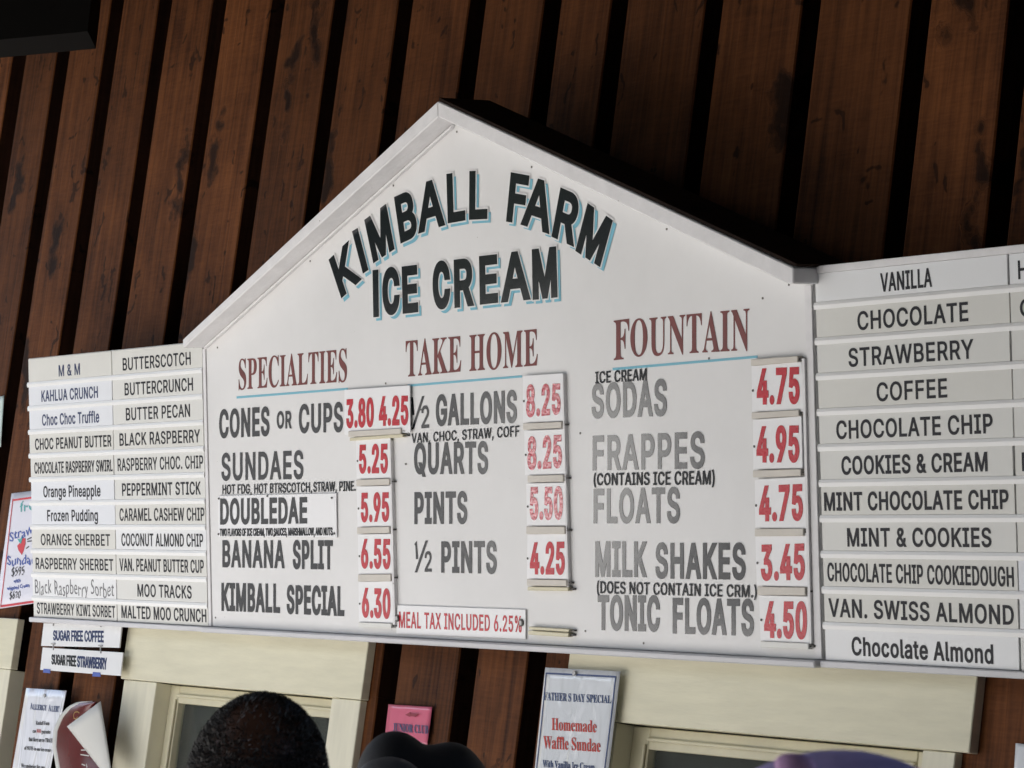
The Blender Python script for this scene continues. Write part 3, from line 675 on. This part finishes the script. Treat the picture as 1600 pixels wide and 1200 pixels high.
# ------------------------------------------------------------------ two sugar free strips hanging under the left board (upright, wall frame)
HN = .052
def hung(quad, texts, label):
    q = quad_px(WL, quad, HN)
    o = thing_mesh('flavor_strip', WL, poly_mesh(q, HN-.004, HN, .0008), M_STRIPC['w']); setp(o, label, 'flavor strip', 'strips hanging under the left board')
    for t, mt in texts: part('lettering', o, text_px(WL, *t, HN+.0005, weight=.17), mt)
    return o
h1 = hung([(64, 1009), (186.5, 1012), (190, 976.5), (68, 973.5)], [(('SUGAR FREE COFFEE', 83, 162, 985, 1000.5, 985.5, 1004), M_NAVY)], 'hanging white strip reading sugar free coffee under the left board')
h2 = hung([(62.5, 1046.5), (188, 1056), (192, 1019.5), (66.5, 1011.5)], [(('SUGAR FREE', 80.5, 119, 1022.5, 1038, 1024.5, 1042), M_PGREY), (('STRAWBERRY', 120.5, 167, 1024.8, 1042.2, 1028, 1046.5), M_NAVY)], 'hanging white strip reading sugar free strawberry, lowest under the left board')
def wire(o, x, ya, yb, col=M_STEEL):
    a = WL.at(x, ya, HN); b = WL.at(x, yb, HN)
    part('hook', o, merge([poly_mesh([(a[0]-.002, a[1]), (a[0]+.002, a[1]), (b[0]+.002, b[1]), (b[0]-.002, b[1])], HN+.0005, HN+.003), box(a[0]-.012, a[0]+.012, a[1]-.002, a[1]+.002, HN+.0005, HN+.004)]), col)
wire(h1, 84, 966, 978); wire(h1, 158, 969, 980); wire(h2, 84, 1006, 1016); wire(h2, 158, 1009, 1021)
part('tape', h2, merge([poly_mesh(quad_px(WL, [(68, 1051), (79, 1052), (79, 1046), (69, 1045)], HN), HN+.0006, HN+.002), poly_mesh(quad_px(WL, [(145, 1057), (158, 1057.5), (157, 1051), (146, 1050)], HN), HN+.0006, HN+.002)]), M_BLUINK)

# ================================================================== PAPERS ON THE WALL (wall frame)
def sheet(name, quad, n, mat, label, cat, curl=None, th=.0015, K=10):
    """sheet of paper from its four photo corners (bl, br, tr, tl), bowed by curl(s, t)"""
    bl, br, tr, tl = [Vector(p) for p in quad_px(WL, quad, n)]
    vs3 = []; fs = []
    for j in range(K+1):
        for i in range(K+1):
            s, t = i/K, j/K; p = (bl*(1-s)+br*s)*(1-t)+(tl*(1-s)+tr*s)*t
            vs3.append((p.x, p.y, n+(curl(s, t) if curl else 0)))
    M = (K+1)**2; vs3 += [(v[0], v[1], v[2]-th) for v in vs3]
    for j in range(K):
        for i in range(K):
            a = j*(K+1)+i; q = (a, a+1, a+K+2, a+K+1); fs.append(q); fs.append(tuple(M+x for x in q[::-1]))
    rim = [i for i in range(K+1)] + [j*(K+1)+K for j in range(1, K+1)] + [K*(K+1)+i for i in range(K-1, -1, -1)] + [j*(K+1) for j in range(K-1, 0, -1)]
    for i in range(len(rim)):
        a, b = rim[i], rim[(i+1) % len(rim)]; fs.append((a, M+a, M+b, b))
    o = thing_mesh(name, WL, mesh_from(vs3, fs), mat)
    for p in o.data.polygons: p.use_smooth = True
    setp(o, label, cat); return o
def wtext(o, text, x0, x1, t0, b0, t1, b1, n, mat, **kw): return part('lettering', o, text_px(WL, text, x0, x1, t0, b0, t1, b1, n, **kw), mat)
def wline(o, pts, n, wd, mat, name='drawn_line'):
    P = [Vector(WL.at(x, y, n)) for x, y in pts]; ms = []
    for i in range(len(P)-1):
        d = (P[i+1]-P[i]).normalized(); s = Vector((-d.y, d.x))*wd/2; e = d*wd*.2
        ms.append(poly_mesh([P[i]-s-e, P[i+1]-s+e, P[i+1]+s+e, P[i]+s-e], n+.00005*i, n+.0004+.00005*i))
    return part(name, o, merge(ms), mat)
# special poster
fp = sheet('special_poster', [(833, 1225), (948, 1225), (969, 1049), (852, 1043)], .045, M_LAM, 'laminated special poster in navy and orange print left of the right window', 'poster')
PN = .0460
wline(fp, [(847, 1120), (853.5, 1052), (962, 1057.5), (955, 1120)], PN, .004, M_NVINK, 'printed_border'); wline(fp, [(955, 1120), (943, 1215)], PN, .004, M_NVINK, 'printed_border'); wline(fp, [(847, 1120), (837, 1215)], PN, .004, M_NVINK, 'printed_border')
wtext(fp, serif('FATHER’S DAY SPECIAL'), 850, 955, 1081.5, 1094, 1087, 1099, PN, M_NVINK, weight=None, fnt='serif')
wtext(fp, serif('Homemade'), 862, 932, 1122, 1140.5, 1126, 1144.5, PN, M_ORINK, weight=None, fnt='serif')
wtext(fp, serif('Waffle Sundae'), 849, 938, 1150, 1169, 1155, 1175, PN, M_ORINK, weight=None, fnt='serif')
wtext(fp, serif('With Vanilla Ice Cream'), 848, 929, 1187.5, 1198.5, 1193, 1204, PN, M_NVINK, weight=None, fnt='serif')
part('pin', fp, dot(*WL.at(899.5, 1052, PN), .006, PN+.0006, PN+.006, 8), M_STEEL)
# clear film margin round it
q = quad_px(WL, [(846, 1078), (975, 1078), (977, 1040), (849, 1034)], .0325)
# allergy notice
al = sheet('allergy_notice', [(15, 1225), (82, 1225), (112, 1080), (41, 1075)], .030, M_LAM2, 'glossy laminated allergy notice pinned left of the curled maroon poster', 'notice', lambda s, t: .030*max(0, s-.80)**1.2*4)
AN = .031
wtext(al, serif('A'), 47, 51.5, 1098, 1108, 1098.3, 1108.2, AN, M_NVINK, weight=None, fnt='serif'); wtext(al, serif('LLERGY'), 52, 73, 1100.5, 1109, 1102, 1110.5, AN, M_NVINK, weight=None, fnt='serif')
wtext(al, serif('A'), 75.5, 80, 1100.5, 1111, 1101, 1111.5, AN, M_NVINK, weight=None, fnt='serif'); wtext(al, serif('LERT'), 80.5, 94, 1103, 1112, 1103.5, 1112.5, AN+.0005, M_NVINK, weight=None, fnt='serif')
wtext(al, serif('Kimball Farm'), 56, 77, 1126.5, 1132.5, 1127, 1133, AN, M_BLKINK, weight=None, fnt='serif')
wtext(al, serif('can'), 51, 56.5, 1139, 1145, 1139, 1145, AN, M_BLKINK, weight=None, fnt='serif'); wtext(al, serif('NOT'), 57.5, 64, 1139, 1145, 1139.5, 1145.5, AN, M_ORINK, weight=None, fnt='serif'); wtext(al, serif('guarantee'), 65, 79, 1140, 1146, 1140.5, 1146.5, AN, M_BLKINK, weight=None, fnt='serif')
wtext(al, serif('that there are no TRACES'), 45, 84, 1151.5, 1158, 1154, 1160.5, AN, M_BLKINK, weight=None, fnt='serif')
wtext(al, serif('of NUTS in our ice cream'), 38, 80, 1165.5, 1171.5, 1169, 1175, AN, M_BLKINK, weight=None, fnt='serif')
wtext(al, serif('We apologize for any'), 33, 70, 1193, 1199, 1196, 1202, AN, M_BLKINK, weight=None, fnt='serif')
part('pin', al, dot(*WL.at(71, 1087, AN), .006, AN+.0005, AN+.005, 8), M_STEEL)
# strawberry sundae poster, partly behind the left board
sp = sheet('sundae_poster', [(-7, 952), (70, 940), (90, 762), (18, 771)], .006, M_PAPER, 'hand drawn strawberry sundae poster half hidden behind the left board', 'poster')
SN = .0070
wline(sp, [(1, 948), (9, 880), (20, 780)], SN, .005, M_REDINK); wline(sp, [(21, 781.5), (75, 774)], SN, .006, M_REDINK); wline(sp, [(1, 947.5), (60, 939)], SN, .007, M_REDINK)
def hand(text, x0, x1, t0, b0, t1, b1, mat, wt=.09):
    wtext(sp, text, x0, x1, t0, b0, t1, b1, SN, mat, weight=wt, fnt='def', wave=.10)
hand('fresh', 31, 72, 785, 800, 780, 795, M_TEAL); hand('Strawberry', 15, 88, 832, 846, 805, 822, M_BLUINK, .11); hand('Sundaes', 11, 62, 870, 884, 866, 880, M_BLUINK, .12)
hand('$595', 18, 38, 887, 900, 885, 897, M_BLKINK, .08); hand('with', 21, 32, 905, 911, 904, 910, M_BLUINK, .14); hand('whipped Cream', 11, 46, 917, 923, 911, 917, M_BLUINK, .15); hand('$620', 15, 32, 925, 936, 923, 934, M_BLKINK, .08)
part('strawberry_drawing', sp, poly_mesh(quad_px(WL, [(34, 867), (29, 860), (27, 853), (32, 847), (36, 841), (39.5, 841), (40, 848), (38, 856), (36.5, 862)], SN), SN, SN+.0005), M_REDINK)
part('strawberry_leaf', sp, poly_mesh(quad_px(WL, [(33, 850), (30, 847), (28, 842), (32, 843), (34, 838), (35, 843)], SN), SN+.0007, SN+.0012), M_TEAL)
for z in ([(42.5, 843), (49, 840)], [(43, 846), (51, 845)], [(41, 857), (45, 854)], [(50, 850), (53, 847)]): wline(sp, z, SN, .004, M_BLKINK)
# pale sheet just in view at the left edge
sheet('paper_sheet', [(-30, 700), (1, 698), (6, 618), (-25, 626)], .004, paint('mint_paper', (.60, .72, .68), .5, .03), 'pale mint paper at the left picture edge above the sundae poster', 'paper')
# pink card
pk = sheet('pink_card', [(600, 1160), (667, 1166), (675, 1104.5), (607, 1100.5)], .008, M_PINK, 'pink club card pinned to the planks above the black cap', 'card')
wtext(pk, serif('JUNIOR CLUB'), 614, 669, 1130, 1142.5, 1134, 1146.5, .010, M_NVINK, weight=None, fnt='serif')
part('clip', pk, merge([poly_mesh(quad_px(WL, [(634, 1117), (641, 1113), (643, 1119), (640, 1120)], .01), .0102, .0115), poly_mesh(quad_px(WL, [(643, 1115), (655, 1116), (650, 1120), (643, 1119)], .01), .0118, .013)]), paint('dark_red_bow', (.25, .01, .03), .5))
# edge of another laminated sheet at the far right
sheet('laminated_sheet', [(1583, 1230), (1640, 1236), (1650, 1168), (1587, 1161)], .01, M_LAM, 'corner of a laminated sheet at the right picture edge', 'sheet')
# curled maroon poster with its white back folded over
M_MARP = paint('maroon_print', (.115, .012, .012), .25, .25, 5)
M_BACKP = paint('paper_back', (.52, .52, .49), .6, .04, 4)
cp = root_empty('curled_poster', WL, (*WL.at(125, 1190, .05), 0)); setp(cp, 'curled maroon poster with its white back folded over, beside the allergy notice', 'poster')
def curlmesh(ptsfun, Ki, Kj, th=.0012):
    vs3 = []; fs = []
    for j in range(Kj+1):
        for i in range(Ki+1): vs3.append(ptsfun(i/Ki, j/Kj))
    for j in range(Kj):
        for i in range(Ki): a = j*(Ki+1)+i; fs.append((a, a+1, a+Ki+2, a+Ki+1))
    me = mesh_from(vs3, fs); bm = bmesh.new(); bm.from_mesh(me)
    r_ = bmesh.ops.solidify(bm, geom=list(bm.faces), thickness=th); bmesh.ops.recalc_face_normals(bm, faces=bm.faces); bm.to_mesh(me); bm.free()
    for p in me.polygons: p.use_smooth = True
    return me
LE = [(93, 1235), (88, 1200), (82, 1165), (84, 1140), (94, 1118), (107, 1104), (122, 1097), (150, 1095.5)]
def le(t):
    x = t*(len(LE)-1); i = min(int(x), len(LE)-2); f = x-i; a = Vector(LE[i]); b = Vector(LE[i+1]); return a*(1-f)+b*f
def red(s, t):
    p = le(t); q_ = Vector((170-18*t, 1235-(1235-1098)*t)); n = .025+.055*math.sin(math.pi*min(1, (1-s)*.6+.1))*1.0
    k = p*(1-s)+q_*s; uv = WL.at(k.x, k.y, n); return (uv[0], uv[1], n)
def rim(s, t):
    p = le(t*.97); n = .025+.055*math.sin(math.pi*.7); d = Vector((9*(1-.75*t)+1.0, 7*t**2)); k = p+d*(s)*.9-Vector((.5, .5)); uv = WL.at(k.x, k.y, n+.004); return (uv[0], uv[1], n+.004)
part('printed_sheet', cp, curlmesh(red, 12, 21), M_MARP); part('white_margin', cp, curlmesh(rim, 2, 21), M_BACKP)
FO = [(104.5, 1135), (157, 1095.5), (176, 1225), (160, 1210)]
def fold(s, t):
    a = Vector((104.5, 1135)); top = Vector((157, 1095.5)); bot = Vector((160, 1206)); br = Vector((178, 1230))
    l_ = a*(1-t)+top*t if t > 0 else a; e0 = a*(1-s)+bot*s; e1 = top*(1-s)+br*s; k = e0*(1-t)+e1*t
    n = .085+.03*math.sin(t*2.2)*(1-.5*s); uv = WL.at(k.x, k.y, n); return (uv[0], uv[1], n)
part('folded_back', cp, curlmesh(fold, 8, 8), M_BACKP)
def cline(pts, n, wd, mat, name='printed_mark'):
    return wline(cp, pts, n, wd, mat, name)
M_GOLD = paint('gold_print', (.30, .19, .04), .4)
cline([(121, 1120), (119, 1124), (115.5, 1122), (115, 1117), (117, 1113), (121, 1112), (124, 1114)], .092, .003, M_GOLD)
for z in ([(126, 1179), (139, 1181)], [(127, 1172), (134, 1172)], [(128, 1194), (133, 1196)], [(135, 1194), (136, 1199)]): cline(z, .09, .003, M_BACKP)

# ================================================================== PEOPLE
class Blob:
    def __init__(s): s.v = []; s.f = []
def ell(bm, c, r, rot=None, seg=20):
    tgt = bm if isinstance(bm, Blob) else Blob()
    c = Vector(c); rows = seg//2+2; b0 = len(tgt.v)
    tgt.v.append(c+Vector((0, 0, r[2])))
    for j in range(1, rows):
        ph = math.pi*j/rows
        for i in range(seg):
            th = 2*math.pi*i/seg; tgt.v.append(c+Vector((r[0]*math.sin(ph)*math.cos(th), r[1]*math.sin(ph)*math.sin(th), r[2]*math.cos(ph))))
    tgt.v.append(c-Vector((0, 0, r[2]))); last = len(tgt.v)-1
    for i in range(seg):
        i2 = (i+1) % seg; tgt.f.append((b0, b0+1+i, b0+1+i2)); tgt.f.append((last, last-seg+i2, last-seg+i))
    for j in range(rows-2):
        for i in range(seg):
            i2 = (i+1) % seg; q = b0+1+j*seg; tgt.f.append((q+i, q+seg+i, q+seg+i2, q+i2))
    if tgt is not bm:
        vs_ = [bm.verts.new(p) for p in tgt.v]
        for f in tgt.f: bm.faces.new([vs_[i] for i in f])
def cap_(bm, a, b, ra, rb, k=9):
    a, b = Vector(a), Vector(b)
    for i in range(k+1):
        t = i/k; r_ = ra*(1-t)+rb*t; ell(bm, a.lerp(b, t), (r_, r_, r_), seg=12)
def fuse(build, voxel=.013, smooth=6):
    bm = Blob(); build(bm); me = mesh_from(bm.v, bm.f)
    o = bpy.data.objects.new('tmp', me); COL.objects.link(o)
    md = o.modifiers.new('r', 'REMESH'); md.mode = 'VOXEL'; md.voxel_size = voxel; md.use_smooth_shade = True
    ms = o.modifiers.new('s', 'SMOOTH'); ms.iterations = smooth; ms.factor = .6
    bpy.context.view_layer.update(); dg = bpy.context.evaluated_depsgraph_get()
    out = bpy.data.meshes.new_from_object(o.evaluated_get(dg)); bpy.data.objects.remove(o)
    for p in out.polygons: p.use_smooth = True
    return out
def person(top, face, skin, shirt, trousers, label, head=(.077, .098, .118), tilt=0):
    """standing figure whose crown is at world point top, facing the horizontal direction face (degrees from +x)"""
    H = top[2]; k = H/1.70
    root = bpy.data.objects.new('person', None); COL.objects.link(root); root.location = (top[0], top[1], 0); root.rotation_euler = (0, 0, R(face-90)); setp(root, label, 'person')
    hc = Vector((0, 0, H-head[2]))        # local +y is forward
    legs = [[(.09*s, .0, .92*k), (.095*s, .02, .48*k), (.10*s, -.02, .07)] for s in (-1, 1)]
    arms = [[(.185*s, 0, 1.38*k), (.235*s, -.02, 1.09*k), (.21*s, .09, .86*k)] for s in (-1, 1)]
    def body(bm):
        ell(bm, hc, head); ell(bm, hc+Vector((0, .035, -.055)), (.060, .068, .070)); ell(bm, hc+Vector((0, .112, -.025)), (.012, .018, .022))
        for s in (-1, 1): ell(bm, hc+Vector((s*.080, -.005, -.02)), (.010, .020, .032))
        cap_(bm, hc+Vector((0, -.01, -.07)), (0, -.015, 1.42*k), .056, .062)
        ell(bm, (0, -.01, 1.36*k), (.19, .09, .09)); ell(bm, (0, 0, 1.20*k), (.165, .105, .20)); ell(bm, (0, 0, 1.0*k), (.155, .11, .14))
        for L in legs: cap_(bm, L[0], L[1], .085, .055); cap_(bm, L[1], L[2], .055, .038); ell(bm, Vector(L[2])+Vector((0, .06, -.03)), (.042, .12, .04))
        for A in arms:
            cap_(bm, A[0], A[1], .048, .038); cap_(bm, A[1], A[2], .038, .026); w_ = Vector(A[2]); ell(bm, w_+Vector((0, .03, -.04)), (.018, .036, .045))
            for f_ in range(4): cap_(bm, w_+Vector((0, .006+.017*f_, -.07)), w_+Vector((0, .03+.02*f_, -.13+.006*abs(f_-1.5))), .0105, .009, 4)
            cap_(bm, w_+Vector((0, .055, -.03)), w_+Vector((0, .095, -.075)), .011, .009, 4)
    b = link('body', fuse(body), skin, root)
    def sh(bm):
        ell(bm, (0, -.01, 1.365*k), (.205, .105, .10)); ell(bm, (0, 0, 1.20*k), (.182, .122, .21)); ell(bm, (0, 0, 1.0*k), (.175, .13, .15))
        for A in arms: cap_(bm, A[0], Vector(A[0]).lerp(Vector(A[1]), .7), .064, .056)
    link('shirt', fuse(sh, .016), shirt, root)
    def tr(bm):
        ell(bm, (0, 0, .93*k), (.172, .128, .10))
        for L in legs: cap_(bm, L[0], L[1], .102, .074); cap_(bm, L[1], Vector(L[2])+Vector((0, 0, .03)), .074, .060)
    link('trousers', fuse(tr, .018), trousers, root)
    for s in (-1, 1):
        me = bpy.data.meshes.new('m'); bm = bmesh.new(); ell(bm, hc+Vector((s*.031, head[1]-.012, .0)), (.0125, .0125, .0125), seg=12); bm.to_mesh(me); bm.free(); link('eye', me, M_CARD, root)
    return root, hc
def ray(px, py, D): return CAM + (fw + rt*((px-800)/F_PX) - up*((py-600)/F_PX))*D
M_SKIN1 = paint('brown_skin', (.135, .058, .032), .45, .15, 30, .2, 200)
M_SKIN2 = paint('tan_skin', (.42, .22, .15), .5, .08, 30)
M_HAIR = paint('black_hair', (.024, .019, .016), .40, .3, 60)
M_BLKCLOTH = paint('black_cloth', (.008, .008, .009), .75, .3, 60, .3, 300)
M_SHIRT1 = paint('grey_shirt', (.25, .25, .27), .8); M_JEANS = paint('blue_jeans', (.05, .07, .12), .8); M_SHIRT2 = paint('black_shirt', (.02, .02, .022), .8)
M_LILAC = paint('lilac_knit', (.68, .54, .93), .8, .22, 22, .5, 120, .3, 0, (1, 1, .25)); M_PINKK = paint('pink_knit', (.88, .50, .80), .8, .1, 40, .5, 120)
# man with short hair, seen from behind
t1 = ray(421, 1085, 4.2)
p1, hc = person((t1.x, t1.y, t1.z), 128, M_SKIN1, M_SHIRT1, M_JEANS, 'person seen from behind with cropped black hair thinning at the crown', head=(.091, .105, .125))
def hairshell(bm): ell(bm, hc+Vector((0, -.006, .004)), (.0895, .1035, .1245), seg=32)
bm = bmesh.new(); rnd = random.Random(3)
hr = Vector((.0915, .1055, .1250))
for i in range(42000):
    a = rnd.uniform(0, 2*math.pi); z = rnd.uniform(-.45, 1); r_ = math.sqrt(1-z*z); d = Vector((r_*math.cos(a), r_*math.sin(a), z))
    if d.y > .45 and z < .62: continue
    # thinning patch towards the crown
    cpt = Vector((.18, -.70, .70)).normalized(); dist = (d-cpt).length
    if rnd.random() < max(.12, .98*(1-(dist/.78)**2)): continue
    p = hc + Vector((d.x*hr.x, d.y*hr.y, d.z*hr.z)); nrm = Vector((d.x/hr.x, d.y/hr.y, d.z/hr.z)).normalized()
    tg = nrm.cross(Vector((rnd.uniform(-1, 1), rnd.uniform(-1, 1), rnd.uniform(-1, 1)))).normalized()
    tip = p + nrm*rnd.uniform(.002, .0055) + tg*rnd.uniform(.003, .008); sd = nrm.cross(tg)*.0009
    v1 = bm.verts.new(p-sd-nrm*.001); v2 = bm.verts.new(p+sd-nrm*.001); v3 = bm.verts.new(tip); bm.faces.new((v1, v2, v3))
me = bpy.data.meshes.new('m'); bm.to_mesh(me); bm.free(); hh = link('hair', me, M_HAIR, p1); hh['kind'] = 'stuff'
# person in the dented black cap
t2 = ray(662, 1142, 4.6)
p2, hc2 = person((t2.x, t2.y, t2.z-.035), 215, M_SKIN1, M_SHIRT2, M_JEANS, 'person in a black cap with a dented crown and a small grey patch')
p2.rotation_euler = (0, 0, math.atan2(rt.y, rt.x)); OFFC = hc2
def capm(bm):
    c = OFFC+Vector((0, 0, .148))
    ell(bm, c+Vector((-.036, .0, -.066)), (.056, .085, .069)); ell(bm, c+Vector((.046, .0, -.078)), (.060, .085, .075)); ell(bm, c+Vector((.075, .0, -.095)), (.045, .07, .070)); ell(bm, c+Vector((.030, .0, -.070)), (.045, .07, .060))
    ell(bm, c+Vector((.002, 0, -.100)), (.096, .105, .081)); ell(bm, c+Vector((.006, -.02, -.062)), (.05, .07, .042))
link('cap', fuse(capm, .005, 60), M_BLKCLOTH, p2)
M_VIS = paint('sheen_grey_twill', (.10, .10, .10), .5, .2, 40, .3, 300)  # greyer than the cap: the visor's sheen is put into its colour
def visor(bm): ell(bm, OFFC+Vector((-.034, -.098, .060)), (.056, .045, .050), seg=28)
link('visor', fuse(visor, .005, 12), M_VIS, p2)
M_PATCH = paint('grey_patch', (.22, .22, .30), .5)
me = bpy.data.meshes.new('m'); bm = bmesh.new(); ell(bm, OFFC+Vector((-.052, -.136, .056)), (.024, .010, .024), seg=20); bm.to_mesh(me); bm.free(); pt_ = link('cap_patch', me, M_PATCH, p2)
for z_, w_, x_ in ((.030, .0022, 0), (.035, .0016, .001), (.024, .0012, 0)):
    me = mesh_from([(-.052+x_+a_*.013, -.1468+b_*.0008, OFFC.z+z_+.030+c_*w_) for b_ in (-1, 1) for a_, c_ in ((-1, -1), (1, -1), (1, 1), (-1, 1))], [(0, 1, 2, 3), (7, 6, 5, 4), (0, 4, 5, 1), (1, 5, 6, 2), (2, 6, 7, 3), (3, 7, 4, 0)])
    link('stitching', me, M_STRIPC['g'], pt_)
# person with the lilac knitted hat, close to the camera
t3 = ray(1345, 1174, 2.2)
p3, hc3 = person((t3.x, t3.y, t3.z-.012), 120, M_SKIN2, paint('white_shirt', (.6, .6, .6), .8), M_JEANS, 'person in a lilac knitted hat with a pink bobble, close by at the lower right')
p3.rotation_euler = (0, 0, math.atan2(rt.y, rt.x))
def hatm(bm): ell(bm, hc3+Vector((0, 0, .005)), (.128, .122, .126), seg=32); ell(bm, hc3+Vector((0, 0, -.03)), (.135, .130, .045), seg=32)
link('knit_hat', fuse(hatm, .008, 4), M_LILAC, p3)
bb = ray(1243, 1196, 2.12)
lo = Matrix.Rotation(-p3.rotation_euler[2], 3, 'Z') @ (bb - Vector(p3.location))
me = bpy.data.meshes.new('m'); bm = bmesh.new(); ell(bm, lo, (.0145, .013, .0085), seg=20); bm.to_mesh(me); bm.free()
for p in me.polygons: p.use_smooth = True
link('bobble', me, M_PINKK, p3)
bpy.context.view_layer.update()
